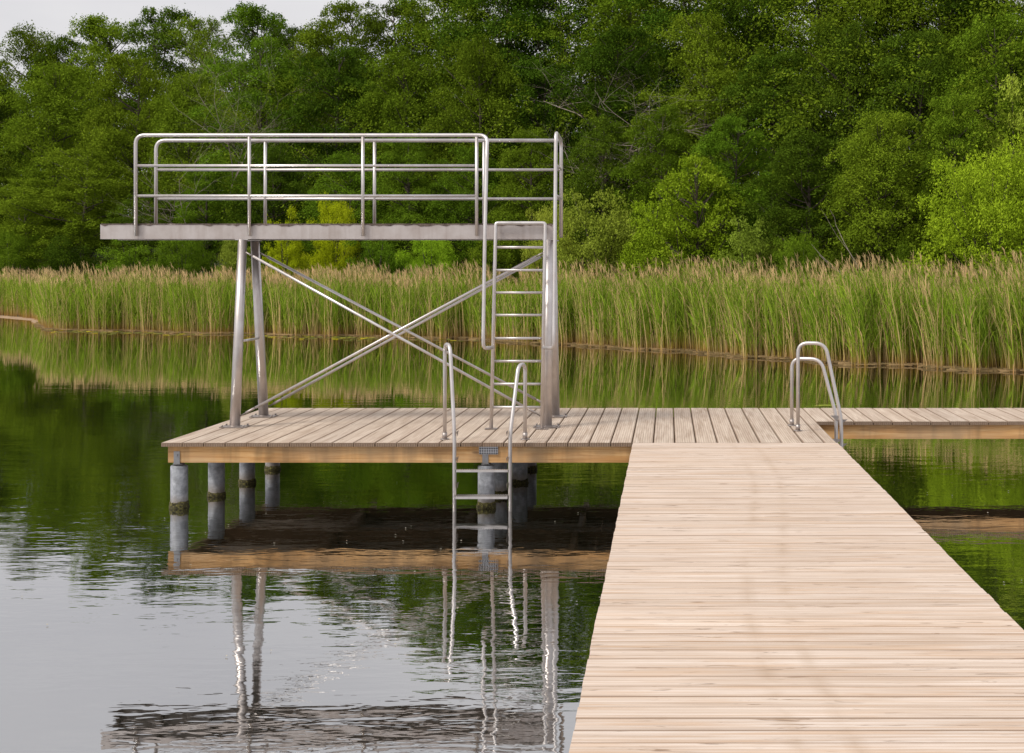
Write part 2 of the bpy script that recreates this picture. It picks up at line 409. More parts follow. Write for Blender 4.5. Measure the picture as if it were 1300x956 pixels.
def pile(x, y, rad, parent, top=None, front=None):
    """steel tube pile with collar, algae ring and bracket"""
    top = top if top else zb-.035
    b = MB(); b.tube([(x, y, -1.2), (x, y, top-.012), (x, y, top)], [rad, rad, rad-.01], 28); p = b.build('pile', M['pile'], parent)
    b = MB(); rr = random.Random(int(x*100)+int(y*10)); q_ = rr.uniform(.7, 1.25); zs = [-.03, -.008, .008*q_, .026*q_, .042*q_, .056*q_]
    b.tube([(x, y, z) for z in zs], [rad+.001, rad+.008, rad+.010, rad+.007, rad+.005, rad+.001], 28)
    b.v = [(x+(vx-x)*(1+rr.uniform(-.03, .09)), y+(vy-y)*(1+rr.uniform(-.03, .09)), vz+rr.uniform(-.01, .012)) for vx, vy, vz in b.v]
    b.build('algae_ring', M['moss'], p)
    b = MB(); b.tube([(x, y, top), (x, y, top+.022)], rad*.62, 20); b.build('collar', M['galv'], p)
    if front is not None:
        b = MB(); b.box((x-.032, front-.008, top+.024), (x+.032, front-.001, top+.155))
        b.box((x-.036, front-.014, top+.022), (x+.036, front+.06, top+.032))
        b.tube([(x, front-.022, top+.115), (x, front-.008, top+.115)], .012, 8); b.build('bracket', M['galv'], p)
for (x, y, fr) in ((-5.205, 15.10, 15.03), (-5.05, 15.86, None), (-5.0, 16.85, None), (-5.02, 18.0, None),
                   (-1.935, 15.10, 15.03), (-1.89, 15.9, None), (-1.76, 16.85, None), (-1.76, 18.0, None)):
    pile(x, y, .09, plat, None, fr)
b = MB(); b.box((-2.0, 15.012, .575), (-1.80, 15.027, .657)); b.build('nail_plate', M['perf'], plat, 'small perforated galvanised plate')

walk = empty('walkway', (.7, 10, 0), 'broad bleached plank walkway leading from the foreground to the platform', 'walkway')
b = MB(); y = Y0-.004; i = 0
while y > -6:
    w = .1425
    e0 = rnd.gauss(0, .0015); e1 = rnd.gauss(0, .002)
    gap = rnd.choice((.002, .003, .0035, .005, .008))
    b.board((-.372+e0, y-w, DZ-.04), (1.79+e1, y, DZ+rnd.uniform(-.002, .0015)), .0035, 0)
    y -= w+gap; i += 1
b.build('decking', M['walk'], walk)
for xx in (-.22, .66, 1.56):
    b = MB(); b.box((xx, -6, zb), (xx+.08, Y0-.04, DZ-.045)); b.build('stringer', M['joist'], walk)
for yy in (11.0, 7.0, 3.0):
    for xx in (0., 1.42): pile(xx, yy, .09, walk, zb-.03)

jet = empty('side_jetty', (5, 18, 0), 'narrow timber jetty branching off to the right behind the pool ladder', 'jetty')
b = MB(); x = X1+.004; 
while x < 15:
    b.board((x, YJ-rnd.uniform(0, .012), DZ-TH+rnd.uniform(-.001, .001)), (x+.222, Y1+rnd.uniform(-.01, .01), DZ+rnd.uniform(-.0015, .0015)), .006, 1)
    x += .2325
b.build('decking', M['deck'], jet)
b = MB(); b.box((X1+.01, 17.17, zb), (15, 17.24, zt)); b.build('beam', M['beam'], jet)
b = MB(); b.box((X1+.01, 18.05, zb), (15, 18.12, zt)); b.build('beam', M['joist'], jet)
for xx in (6.2, 10.5, 14.6):
    for yy in (17.3, 17.95): pile(xx, yy, .09, jet)

# ------------------------------------------------------------------ diving tower
S = M['steel']
tow = empty('diving_tower', (-3.2, 17.05, DZ), 'stainless steel diving tower with long railed platform, standing on the timber deck', 'diving tower')
PZ = 3.068; PB = 2.896; YF, YB = 16.76, 17.36; XL, XR = -6.71, -1.36
# platform frame: four channel faces and cross members, each a part
b = MB(); b.box((XL, YF, PB), (XR, YF+.008, PZ)); b.box((XL, YF+.008, PB), (XR, YF+.06, PB+.008)); b.build('fascia', M['fascia'], tow)
b = MB(); b.box((XL, YB-.008, PB), (XR, YB, PZ)); b.box((XL, YB-.06, PB), (XR, YB-.008, PB+.008)); b.build('fascia', M['fascia'], tow)
for xa in (XL, XR-.008):
    b = MB(); b.box((xa, YF+.0085, PB+.009), (xa+.008, YB-.0085, PZ)); b.build('fascia', M['fascia'], tow)
for i in range(9):
    xx = XL+.5+i*.58; b = MB(); b.box((xx, YF+.0085, PB+.05), (xx+.05, YB-.0085, PZ-.03)); b.build('cross_member', M['dull'], tow)
# worn cover on top with a slightly ragged front edge
b = MB(); n = 120; rr = random.Random(2)
pr = []
for i in range(n+1):
    x = XL+.01+(XR-XL-.02)*i/n; dz = rr.uniform(0, .003)
    hang = .004 + (rr.uniform(.006, .022) if rr.random() < .35 else 0)
    pr.append([(x, YF-.004, PZ-hang), (x, YF-.005, PZ+.009+dz), (x, YB+.004, PZ+.009+dz), (x, YB+.004, PZ-.004)])
for p in pr: b.v += p
for i in range(n):
    for k in range(3):
        a = i*4+k; b.f.append([a, a+4, a+5, a+1]); b.sm.append(False)
b.build('floor_cover', M['cover'], tow)
# legs with plates
LX = (-5.04, -1.41)
for x in LX:
    for (yb, yt) in ((16.5, 16.80), (17.68, 17.30)):
        b = MB(); b.tube([(x, yb, DZ+.012), (x, yt, PB-.012)], [.060, .052], 28); lg = b.build('leg', M['leg'], tow)
        b = MB(); b.box((x-.15, yb-.11, DZ+.003), (x+.15, yb+.11, DZ+.014))
        b.tube([(x, yb, DZ+.013), (x, yb, DZ+.022)], .072, 24)
        for sx in (-1, 1):
            for sy in (-1, 1): b.tube([(x+sx*.125, yb+sy*.085, DZ+.014), (x+sx*.125, yb+sy*.085, DZ+.034)], .011, 6)
        b.build('foot_plate', M['dull'], lg)
        b = MB(); b.box((x-.075, yt-.045, PB-.012), (x+.075, yt+.045, PB-.001)); b.build('head_plate', M['leg'], lg)
    z = 1.69; t = (z-DZ)/(PB-DZ)
    tube_obj('cross_bar', [(x, 16.5+.30*t+.04, z), (x, 17.68-.38*t-.04, z)], .014, S, tow)
def legy(side, z):
    t = (z-DZ)/(PB-DZ)
    return 16.5+.30*t if side == 0 else 17.68-.38*t
for side in (0, 1):
    o = -.035 if side == 0 else .0
    for k, (xa, xb) in enumerate(((LX[0]+.06, LX[1]-.06), (LX[1]-.06, LX[0]+.06))):
        dy = o + (.018 if k else -.018)
        za, zb2 = 2.74, .83
        p0 = Vector((xa, legy(side, za)+dy, za)); p1 = Vector((xb, legy(side, zb2)+dy, zb2))
        d = (p1-p0).normalized()
        b = MB(); b.tube([p0+d*.10, p1-d*.20], .0165, 10); rod = b.build('brace_rod', S, tow)
        b = MB(); b.tube([p0, p0+d*.099], .009, 8); b.build('rod_end', M['dull'], rod)
        b = MB(); b.tube([p1-d*.199, p1-d*.19, p1-d*.185, p1-d*.075, p1-d*.07, p1], [.008, .008, .015, .015, .008, .008], 8)
        b.build('turnbuckle', M['dull'], rod)
# railings
RF, RB = 16.728, 17.392; Z1, Z2, Z3 = 4.12, 3.76, 3.404
PX = (-6.28, -4.94, -3.60, -2.257)
HX = -2.12; HR = -1.31
front_top = [(PX[0], RF, 2.93), (PX[0], RF, Z1), (-2.17, RF, Z1), (HX, RF-.06, Z1-.02), (HX, 16.62, 3.95), (HX, 16.43, 3.05), (HX, 16.27, 1.76), (HX, 16.33, 1.64), (-2.03, 16.46, 1.63)]
p = fillet(front_top[:2]+[Vector((-2.13, RF, Z1)), Vector((HX, 16.60, 3.92))]+front_top[5:7]+[Vector((HX, 16.29, 1.63)), Vector((-2.03, 16.45, 1.63))], .11, 7)
b = MB(); b.tube(p, .0215, 16); b.build('handrail', S, tow, 'near handrail that turns down beside the ladder')
p = fillet([(PX[0], RB, 2.93), (PX[0], RB, Z1), (HR, RB, Z1)], .12, 8)
b = MB(); b.tube(p, .0215, 16); b.build('handrail', S, tow, 'far handrail along the back of the platform')
p = fillet([(HR, RB, 2.93), (HR, RB, Z1+.0), (HR, 16.58, Z1+.02), (HR, 16.44, 3.05), (HR, 16.27, 1.76), (HR, 16.29, 1.63), (-1.447, 16.45, 1.63)], .11, 7)
b = MB(); b.tube(p, .0215, 16); b.build('handrail', S, tow, 'end handrail that turns down right of the ladder')
for y, xe in ((RF, PX[3]), (RB, HR)):
    for z in (Z2, Z3): tube_obj('mid_rail', [(PX[0], y, z), (xe, y, z)], .0165, S, tow)
for z in (Z2, Z3): tube_obj('mid_rail', [(HR, RB, z), (HR, 16.52 if z == Z2 else 16.48, z)], .0165, S, tow)
for x in PX[1:]:
    for y in (RF, RB):
        tube_obj('railing_post', [(x, y, 2.93), (x, y, Z1-.018)], .0195, S, tow)
# ladder
ld = empty('ladder', (0, 0, 0), None, None); ld.parent = tow
FY, TY = 16.28, 16.715
lx = (-2.03, -1.447)
b = MB()
def lady(z): return FY+(TY-FY)*(z-DZ)/(3.07-DZ)
b = MB(); b.tube(fillet([(lx[0], FY, DZ+.012), (lx[0], TY, 3.083), (lx[1], TY, 3.083), (lx[1], FY, DZ+.012)], .03, 4), .021, 14)
frame = b.build('ladder', S, tow, 'upright steel ladder of nine rungs'); bpy.data.objects.remove(ld)
ys_px = [314, 343, 371.5, 400, 429.5, 458.5, 487.5, 517]
for py in ys_px:
    # rung heights read off the photograph
    z = 2.0
    for _ in range(20): z = CAMZ-(py-CY)*lady(z)/F
    b = MB(); b.tube([(lx[0]+.012, lady(z), z), (lx[1]-.012, lady(z), z)], .0155, 10); b.build('rung', S, frame)
for x in lx:
    b = MB(); b.box((x-.07, FY-.05, DZ+.003), (x+.07, FY+.05, DZ+.013)); b.build('foot_plate', M['dull'], frame)

# ------------------------------------------------------------------ pool ladders
def pool_ladder(loc, label, posts, outs, kink, tops, nrungs, hang):
    """posts / outs: feet on the deck and rails over the edge; tops: hoop heights"""
    t = empty('pool_ladder', loc, label, 'pool ladder', 'steel pool ladders on the timber deck')
    for i in range(2):
        P = Vector(posts[i]); O = Vector(outs[i]); zt_ = tops[i]
        a = Vector((P.x, P.y, DZ)); top = zt_
        inner = Vector((P.x, P.y, top)); 
        d = (O-P); sh = hang[i]
        outer = P + d*sh; outer.z = top
        k = Vector((O.x, O.y, kink))
        path = fillet([a, inner+(inner-P).normalized()*0, outer, k, Vector((O.x, O.y, -.75))], .12, 8)
        b = MB(); b.tube(path, .0205, 16); b.build('handrail', S, t)
        b = MB(); b.tube([(P.x, P.y, DZ+.002), (P.x, P.y, DZ+.010)], .05, 20); b.tube([(P.x, P.y, DZ+.010), (P.x, P.y, DZ+.075)], .026, 16); b.build('base_flange', M['dull'], t)
    A = Vector(outs[0]); B = Vector(outs[1]); u = (B-A).normalized(); v = Vector((-u.y, u.x, 0))
    for i in range(nrungs):
        z = .435-i*.272; w = .075 if i else .022
        b = MB(); a0 = A+u*.02; b0 = B-u*.02; nn = 22
        # toothed tread plate with turned-down lips
        prof = [(-w, -.022), (-w, 0), (w, 0), (w, -.022)]
        for j in range(nn*2+1):
            p = a0.lerp(b0, j/(nn*2)); q = .006 if (j//1) % 2 else 0
            for k2, (pv, pz) in enumerate(prof):
                pp = p+v*pv; b.v.append((pp.x, pp.y, z+pz+(q if k2 in (1, 2) else 0)))
        for j in range(nn*2):
            for k2 in range(3):
                a = j*4+k2; b.f.append([a, a+4, a+5, a+1]); b.sm.append(False)
            a = j*4; b.f.append([a+3, a+7, a+4, a]); b.sm.append(False)
        tr = b.build('tread', S, t)
        if i:
            for p in (A+u*.03, B-u*.034):
                b = MB()
                for q in (p,):
                    c0 = q+v*(-w); c1 = q+v*w; n = len(b.v)
                    for off in (Vector((0, 0, 0)), u*.004):
                        b.v += [tuple(c0+off+Vector((0, 0, z-.022))), tuple(c1+off+Vector((0, 0, z-.022))), tuple(q+off+Vector((0, 0, z-.075)))]
                    b.f += [[n, n+1, n+2], [n+5, n+4, n+3], [n, n+3, n+4, n+1], [n+1, n+4, n+5, n+2], [n+2, n+5, n+3, n]]; b.sm += [False]*5
                b.build('tread_bracket', M['dull'], tr)
    return t
pool_ladder((-1.95, 15.1, DZ), 'steel pool ladder with toothed treads at the near edge of the platform',
    [(-2.405, 15.28, DZ), (-1.54, 15.28, DZ)], [(-2.235, 14.84, DZ), (-1.652, 14.84, DZ)], .80, [1.73, 1.515], 4, [.55, .45])
pool_ladder((1.7, 16.3, DZ), 'steel pool ladder on the right edge where the jetty branches off',
    [(1.475, 16.09, DZ), (1.455, 16.66, DZ)], [(1.955, 15.98, DZ), (1.955, 16.48, DZ)], .84, [1.70, 1.49], 4, [.63, .66])

# ------------------------------------------------------------------ vegetation generators
def leaf_quads(rng, cen, nrm, size, asp=.6):
    n = len(cen)
    a = rng.normal(size=(n, 3)); u = np.cross(nrm, a); u /= np.linalg.norm(u, axis=1)[:, None]+1e-9
    v = np.cross(nrm, u); v /= np.linalg.norm(v, axis=1)[:, None]+1e-9
    s = (size*rng.uniform(.6, 1.35, n))[:, None]*.5
    return np.stack([cen+u*s, cen+v*s*asp, cen-u*s, cen-v*s*asp], 1).reshape(-1, 3)
def pads_to_leaves(rng, P, rad, per, size, flat=.30, droop=.35, tilt=.7, asp=.6, axis=None):
    n = len(P); rep = np.maximum((per*(rad/np.mean(rad))**2).astype(int), 12)
    idx = np.repeat(np.arange(n), rep); m = len(idx)
    r = np.sqrt(rng.random(m))*(1+.25*rng.normal(size=m)); ph = rng.uniform(0, 2*np.pi, m)
    # sub clumps: snap towards a few sprays within the pad
    k = rng.integers(0, 7, m); sph = (k*2.4+idx*1.7) ; sr = .35+.65*((k*0.37+idx*.61) % 1)
    q = rng.normal(size=(m, 3))*.17
    use = rng.random(m) < .72
    x = np.where(use, sr*np.cos(sph)+q[:, 0], r*np.cos(ph)); y = np.where(use, sr*np.sin(sph)+q[:, 1], r*np.sin(ph))
    rr = np.hypot(x, y)
    z = -droop*rr*rr + flat*rng.normal(size=m)*.55
    c = P[idx] + np.stack([x, y, z], 1)*rad[idx][:, None]
    nrm = rng.normal(size=(m, 3))*tilt; nrm[:, 2] += 1; nrm[:, :2] += np.stack([x, y], 1)*.5
    nrm /= np.linalg.norm(nrm, axis=1)[:, None]
    return leaf_quads(rng, c, nrm, np.full(m, size), asp)
def make_tree(seed, H=14., Rr=4.2, base=.16, npads=125, per=170, size=.22, padr=.95, flat=.3, droop=.35):
    rng = np.random.default_rng(seed)
    t = rng.random(npads)**.85; ph = rng.uniform(0, 2*np.pi, npads)
    prof = np.sin(np.pi*np.clip(t*.76+.20, 0, 1))**.55
    lobe = 1+.22*np.sin(ph*3+t*5+seed)+.16*np.sin(ph*5-t*9+seed*2)
    rad = prof*Rr*lobe*(rng.random(npads)**.32)
    z = H*(base+(1-base)*t)*(1-.0) - .08*rad
    P = np.stack([rad*np.cos(ph), rad*np.sin(ph), z], 1)
    pr = padr*rng.uniform(.55, 1.3, npads)*(.65+.5*prof)
    V = pads_to_leaves(rng, P, pr, per, size, flat, droop)
    crown = np_mesh('crown', V, np.arange(len(V)), LM['mid'])
    b = MB(); lean = rng.uniform(-.04, .04, 2)
    def tp(h): return Vector((lean[0]*h+.12*math.sin(h*.6+seed), lean[1]*h+.12*math.cos(h*.5+seed), h))
    hs = [-.4, .3, H*.2, H*.4, H*.6, H*.8, H*.94]
    tr = .018*H
    b.tube([tp(h) for h in hs], [tr*1.3, tr, tr*.85, tr*.66, tr*.45, tr*.24, tr*.08], 8)
    for i in rng.choice(npads, min(npads, 60), replace=False):
        p = Vector(P[i]); h0 = max(H*.12, p.z-.30*math.hypot(p.x, p.y)-rng.uniform(.3, 1.6)); a = tp(min(h0, H*.9))
        mid = a.lerp(p, .5)+Vector((rng.normal()*.25, rng.normal()*.25, -.12*(p-a).length*.5))
        r0 = .012*(p-a).length+.018
        b.tube([a, mid, p], [r0, r0*.65, r0*.25], 5, cap=False)
    me = bpy.data.meshes.new('trunk'); me.from_pydata(b.v, [], b.f); me.polygons.foreach_set('use_smooth', b.sm); me.materials.append(M['bark']); me.update()
    vv = V.reshape(-1, 3); H = float(np.percentile(vv[:, 2], 99.7)); Rr = float(np.percentile(np.hypot(vv[:, 0], vv[:, 1]), 96))
    return me, crown, H, Rr
def make_shrub(seed, H=4., Rr=2.4, npads=80, per=150, size=.13, padr=.62, flat=.42, droop=.15, asp=.5):
    rng = np.random.default_rng(seed)
    # leafy dome right down to the ground
    u = rng.random(npads); ph = rng.uniform(0, 2*np.pi, npads)
    el = np.arcsin(u)*.98
    k = (rng.random(npads)**.28)
    lobe = 1+.14*np.sin(ph*3+seed)+.1*np.sin(ph*6+el*5+seed)
    P = np.stack([np.cos(el)*np.cos(ph)*Rr*k*lobe, np.cos(el)*np.sin(ph)*Rr*k*lobe, .12*H+np.sin(el)*H*.80*k*lobe], 1)
    V = pads_to_leaves(rng, P, padr*rng.uniform(.6, 1.3, npads), per, size, flat, droop, .9, asp)
    crown = np_mesh('foliage', V, np.arange(len(V)), LM['mid'])
    b = MB()
    for i in range(min(26, npads)):
        p = Vector(P[i]); a = Vector((rng.normal()*.15, rng.normal()*.15, -.3))
        mid = a.lerp(p, .5)+Vector((0, 0, .25*p.z)); r0 = .035+.004*H
        b.tube([a, mid, p], [r0, r0*.6, r0*.2], 5, cap=False)
    me = bpy.data.meshes.new('stems'); me.from_pydata(b.v, [], b.f); me.polygons.foreach_set('use_smooth', b.sm); me.materials.append(M['bark']); me.update()
    vv = V.reshape(-1, 3); H = float(np.percentile(vv[:, 2], 99.5)); Rr = float(np.percentile(np.hypot(vv[:, 0], vv[:, 1]), 95))
    return me, crown, H, Rr
TREES = [make_tree(s, 14, 4.2, b_, 135, 460, .150, pr*1.22, fl, dr) for s, b_, pr, fl, dr in
         ((1, .10, .92, .24, .35), (2, .14, .84, .30, .25), (3, .08, 1.02, .26, .40), (4, .12, .76, .34, .30), (5, .08, .92, .22, .45))]
SHRUBS = [make_shrub(11, 4, 2.4, 190, 330, .070, .46), make_shrub(12, 4, 2.4, 100, 240, .105, .62, .34, .28), make_shrub(13, 4, 2.2, 150, 210, .09, .42)]
SLIM = make_tree(9, 5., 1.5, .08, 90, 130, .12, .42, .35, .2)
SMALL = make_tree(10, 7., 2.6, .08, 130, 190, .13, .60, .32, .3)

used = set()
def place(kind, variant, px, Y, top_py, wpx, leaf, label, cat, group, rot, partnames=('trunk', 'crown')):
    X = (px-CX)*Y/F; g = float(terr(X, Y)); ztop = CAMZ+(CY-top_py)*Y/F
    tm, cm, H, Rr = variant
    H_ = ztop-g; W = wpx*.5*Y/F
    o = empty(kind, (X, Y, g-.05), label, cat, group)
    o.rotation_euler.z = rot; o.scale = (W/Rr, W/Rr, H_/H)
    a = bpy.data.objects.new(partnames[0], tm); c = bpy.data.objects.new(partnames[1], cm)
    for q in (a, c): C.objects.link(q); q.parent = o
    c.material_slots[0].link = 'OBJECT'; c.material_slots[0].material = LM[leaf]
    return o
def rowY(px, d):
    Y = 60.
    for _ in range(40): Y = .5*Y+.5*(float(shoreY((px-CX)*Y/F))+d)
    return Y
rng0 = random.Random(5)
def tree(px, d, top, w, leaf, label, group='woodland trees behind the reeds', v=None):
    vv = TREES[v if v is not None else rng0.randrange(5)]
    return place('broadleaf_tree', vv, px, rowY(px, d), top, w, leaf, label, 'tree', group, rng0.uniform(0, 6.28))

# back row, making the skyline (left) and running out of the picture (right)
for a in (
 (-40, 36, 62, 120, 'dark', 'dark green tree at the left border, on the skyline'),
 (38, 36, 38, 95, 'mid', 'pointed tree first from the left on the skyline'),
 (88, 38, 48, 80, 'dark', 'low tree in the dip of the skyline beside the pointed tree'),
 (137, 35, 24, 100, 'mid', 'round-topped tree on the skyline, left of the diving platform tip'),
 (205, 37, 14, 100, 'dark', 'skyline tree rising above the left railing post of the tower'),
 (256, 35, 24, 85, 'mid', 'skyline tree between the two highest crowns at left'),
 (322, 36, 10, 100, 'mid', 'highest crown of the left skyline, with a spiky top'),
 (372, 38, 36, 70, 'dark', 'tree in the notch of the skyline left of the grey sky gap'),
 (404, 37, 40, 70, 'mid', 'small tree on the skyline at the foot of the rising treeline'),
 (446, 33, 8, 110, 'mid', 'tree where the treeline starts to rise, above the tower railing'),
 (500, 32, 2, 110, 'dark', 'tree whose top just touches the upper edge of the picture'),
 (565, 31, -40, 130, 'mid', 'tall tree behind the middle of the tower railing, cut by the upper edge'),
 (640, 30, -60, 140, 'dark', 'tall tree rising out of the picture above the tower ladder'),
 (715, 30, -70, 150, 'dark', 'tall tree rising out of the picture behind the dead branches'),
 (790, 30, -70, 150, 'mid', 'tall tree rising out of the picture right of the dead branches'),
 (868, 30, -75, 150, 'dark', 'tall tree rising out of the picture above the yellow-green sapling'),
 (950, 29, -75, 160, 'dark', 'tall dark tree rising out of the picture over the walkway'),
 (1035, 29, -80, 160, 'dark', 'tall dark tree rising out of the picture over the right platform corner'),
 (1120, 29, -85, 160, 'mid', 'tall tree rising out of the picture above the jetty start'),
 (1205, 29, -90, 170, 'dark', 'tall tree rising out of the picture above the large willow'),
 (1295, 28, -90, 170, 'mid', 'tall tree at the upper right corner'),
 (1390, 26, -80, 180, 'dark', 'tall tree just past the right border')):
    tree(a[0], a[1], a[2], a[3]*1.5, *a[4:])
# middle row
for a in (
 (-10, 25, 112, 120, 'dark', 'dark tree at the left border below the skyline'),
 (72, 25, 84, 130, 'mid', 'broad mid-green crown under the pointed skyline tree at far left'),
 (170, 24, 72, 120, 'mid', 'broad mid-green crown left of the tower railing, halfway up the wood'),
 (245, 24, 96, 110, 'mid', 'layered crown above the left half of the tower railing'),
 (330, 24, 52, 130, 'mid', 'large layered crown below the spiky skyline top'),
 (425, 22, 62, 130, 'dark', 'large round dark crown right of the skyline notch'),
 (520, 21, 70, 130, 'mid', 'layered crown above the middle of the tower railing'),
 (605, 20, 52, 120, 'mid', 'layered crown left of the dead branches'),
 (690, 23, 78, 120, 'dark', 'shaded crown behind the dead branches'),
 (790, 19, 40, 150, 'dark', 'broad dark crown right of the dead branches'),
 (890, 19, 18, 130, 'mid', 'upright layered crown above the yellow-green sapling'),
 (985, 18, 66, 150, 'dark', 'dark shaded crown in the upper right part of the wood'),
 (1075, 18, 30, 150, 'dark', 'dark crown with drooping sprays above the shaded round tree'),
 (1170, 18, 40, 160, 'dark', 'dark spreading crown above the large willow'),
 (1270, 17, 20, 150, 'mid', 'crown with light tips near the upper right corner'),
 (1370, 17, 60, 150, 'mid', 'crown just past the right border behind the willow')):
    tree(a[0], a[1], a[2], a[3]*1.25, *a[4:])
# front row
for a in (
 (-30, 14, 205, 140, 'dark', 'low dark tree at the left border above the reeds'),
 (38, 13, 228, 130, 'mid', 'low rounded tree above the reeds at far left'),
 (102, 14, 190, 170, 'mid', 'broad round tree above the reeds left of the tower platform'),
 (190, 13, 245, 120, 'dark', 'dark low tree behind the left tip of the tower platform'),
 (265, 14, 212, 110, 'mid', 'low tree seen through the left bay of the tower railing'),
 (345, 14, 185, 120, 'dark', 'dark low tree seen through the second bay of the tower railing'),
 (440, 13, 195, 130, 'mid', 'low tree behind the middle bay of the tower railing'),
 (520, 12, 172, 130, 'mid', 'leafy low tree behind the right bay of the tower railing'),
 (600, 12, 185, 120, 'mid', 'leafy low tree behind the top of the tower ladder'),
 (672, 12, 165, 120, 'mid', 'leafy low tree right behind the ladder handrails'),
 (762, 13, 150, 120, 'dark', 'dark tree right of the diving tower, below the broad dark crown'),
 (838, 12, 135, 120, 'mid', 'leafy tree behind the yellow-green sapling'),
 (935, 12, 150, 130, 'mid', 'leafy tree right of the yellow-green sapling'),
 (1030, 11, 165, 170, 'dark', 'shaded spreading tree behind the right pool ladder'),
 (1120, 10, 145, 170, 'mid', 'round layered tree left of the large willow, darker than it'),
 (1215, 12, 120, 130, 'mid', 'tree behind the top of the large willow')):
    tree(*a)
# shrubs at the back edge of the reeds
def shrub(kind, v, px, d, top, w, leaf, label, cat='shrub', group='shrubs behind the reed belt', pn=('stems', 'foliage')):
    return place(kind, v, px, rowY(px, d), top, w, leaf, label, cat, group, rng0.uniform(0, 6.28), pn)
tp = ('trunk', 'crown')
shrub('willow', SHRUBS[0], 1262, 8.0, 190, 215, 'fresh', 'large bright green willow at the right border above the reeds', 'tree', 'willows', ('stems', 'foliage'))
shrub('willow', SHRUBS[2], 1290, 14, 108, 150, 'willow', 'taller greyish green willow behind the bright one at the right border', 'tree', 'willows', ('stems', 'foliage'))
shrub('sapling', SMALL, 882, 8.2, 198, 150, 'fresh', 'vivid yellow-green sapling above the reeds left of the shaded trees', 'tree', None, tp)
shrub('rounded_shrub', SHRUBS[1], 762, 8.5, 246, 150, 'willow', 'broad pale green shrub right of the diving tower')
shrub('rounded_shrub', SHRUBS[0], 700, 9.0, 262, 80, 'willow', 'pale green shrub directly behind the tower ladder')
shrub('rounded_shrub', SHRUBS[2], 828, 9.5, 238, 90, 'fresh', 'mid-sized green shrub tucked left of the vivid sapling')
shrub('rounded_shrub', SHRUBS[1], 950, 7.5, 280, 130, 'willow', 'low green shrub right under the vivid sapling')
shrub('rounded_shrub', SHRUBS[0], 1015, 7.5, 298, 80, 'mid', 'lowest shrub between the sapling and the dark gap in the wood')
shrub('golden_shrub', SHRUBS[2], 362, 9.5, 266, 62, 'yellow', 'golden yellow shrub behind the left tower leg', 'shrub', 'golden shrubs')
shrub('golden_shrub', SHRUBS[0], 425, 10.5, 254, 78, 'yellow', 'taller golden yellow shrub behind the crossed braces', 'shrub', 'golden shrubs')
for i, (px, top, w, lf, lab) in enumerate((
 (12, 292, 90, 'mid', 'low shrub above the reeds at the left border'),
 (85, 300, 90, 'dark', 'dark shrub above the reeds below the broad round tree'),
 (165, 302, 90, 'mid', 'green shrub below the left tip of the tower platform'),
 (232, 298, 90, 'mid', 'green shrub below the tower platform, left of the legs'),
 (300, 300, 70, 'willow', 'pale shrub just left of the left tower legs'),
 (480, 292, 90, 'mid', 'green shrub below the tower platform above the brace crossing'),
 (545, 298, 90, 'fresh', 'fresh green shrub below the tower platform near its right end'),
 (618, 302, 80, 'mid', 'green shrub seen behind the tower ladder rungs'),
 (1085, 300, 80, 'dark', 'dark shrub in the shaded gap left of the large willow'),
 (1150, 312, 70, 'mid', 'small shrub at the left foot of the large willow'))):
    shrub('rounded_shrub', SHRUBS[i % 3], px, 8.2, top, w, lf, lab)

# bare, dead trees
def bare_tree(px, d, py0, py1, label, seed, lean=0., spread=.9, kind='dead_tree', depth=4, start=.4, thick=.8):
    Y = rowY(px, d); X = (px-CX)*Y/F; g = float(terr(X, Y)); H = (CY-py0)*Y/F+CAMZ-g
    rr = random.Random(seed); b = MB(); br = MB()
    def grow(mb, p, dirv, L, r, k):
        n = 5; pts = [p]; d_ = dirv.copy()
        for i in range(n):
            d_ = (d_+Vector((rr.gauss(0, .14), rr.gauss(0, .14), rr.gauss(0, .10)))).normalized()
            pts.append(pts[-1]+d_*L/n)
        mb.tube(pts, [r*thick*(1-.75*i/n) for i in range(n+1)], 6, cap=False)
        if k <= 0: return
        for _ in range(5 if k > 1 else 4):
            i = rr.randint(max(1, int(n*start)) if mb is b else 1, n); a = rr.uniform(0, 6.28)
            nd = (d_*.7+Vector((math.cos(a), math.sin(a), rr.uniform(-.25, .55)))*spread).normalized()
            grow(br, pts[i], nd, L*rr.uniform(.45, .75), r*(1-.75*i/n)*.75, k-1)
    grow(b, Vector((X, Y, g-.3)), Vector((lean, 0, 1)).normalized(), H*.82, .022*H*.5+.03, depth)
    o = empty(kind, (X, Y, g), label, 'dead tree', 'bare dead trees in the wood')
    b.build('trunk', M['dead'], o); br.build('branches', M['dead'], o)
bare_tree(745, 14.6, 50, 0, 'bare grey tree fanning dead branches high in the wood right of the tower', 3, -.12, 1.3, start=.55, thick=.8)
bare_tree(242, 13.0, 120, 0, 'bare tree with thin reddish twigs behind the left bay of the tower railing', 8, .05, .8, start=.3, thick=.55)
bare_tree(384, 28, 60, 0, 'bare twiggy tree just below the notch of the skyline', 5, .05, .7, thick=.6)
bare_tree(1140, 7.5, 262, 0, 'pale leaning dead stem in the dark gap left of the large willow', 7, -.5, .4, depth=1, thick=.7)
bare_tree(846, 17.5, 140, 0, 'thin bare forked tree deep in the wood above the vivid sapling', 12, .1, .8, depth=3, start=.6, thick=.5)

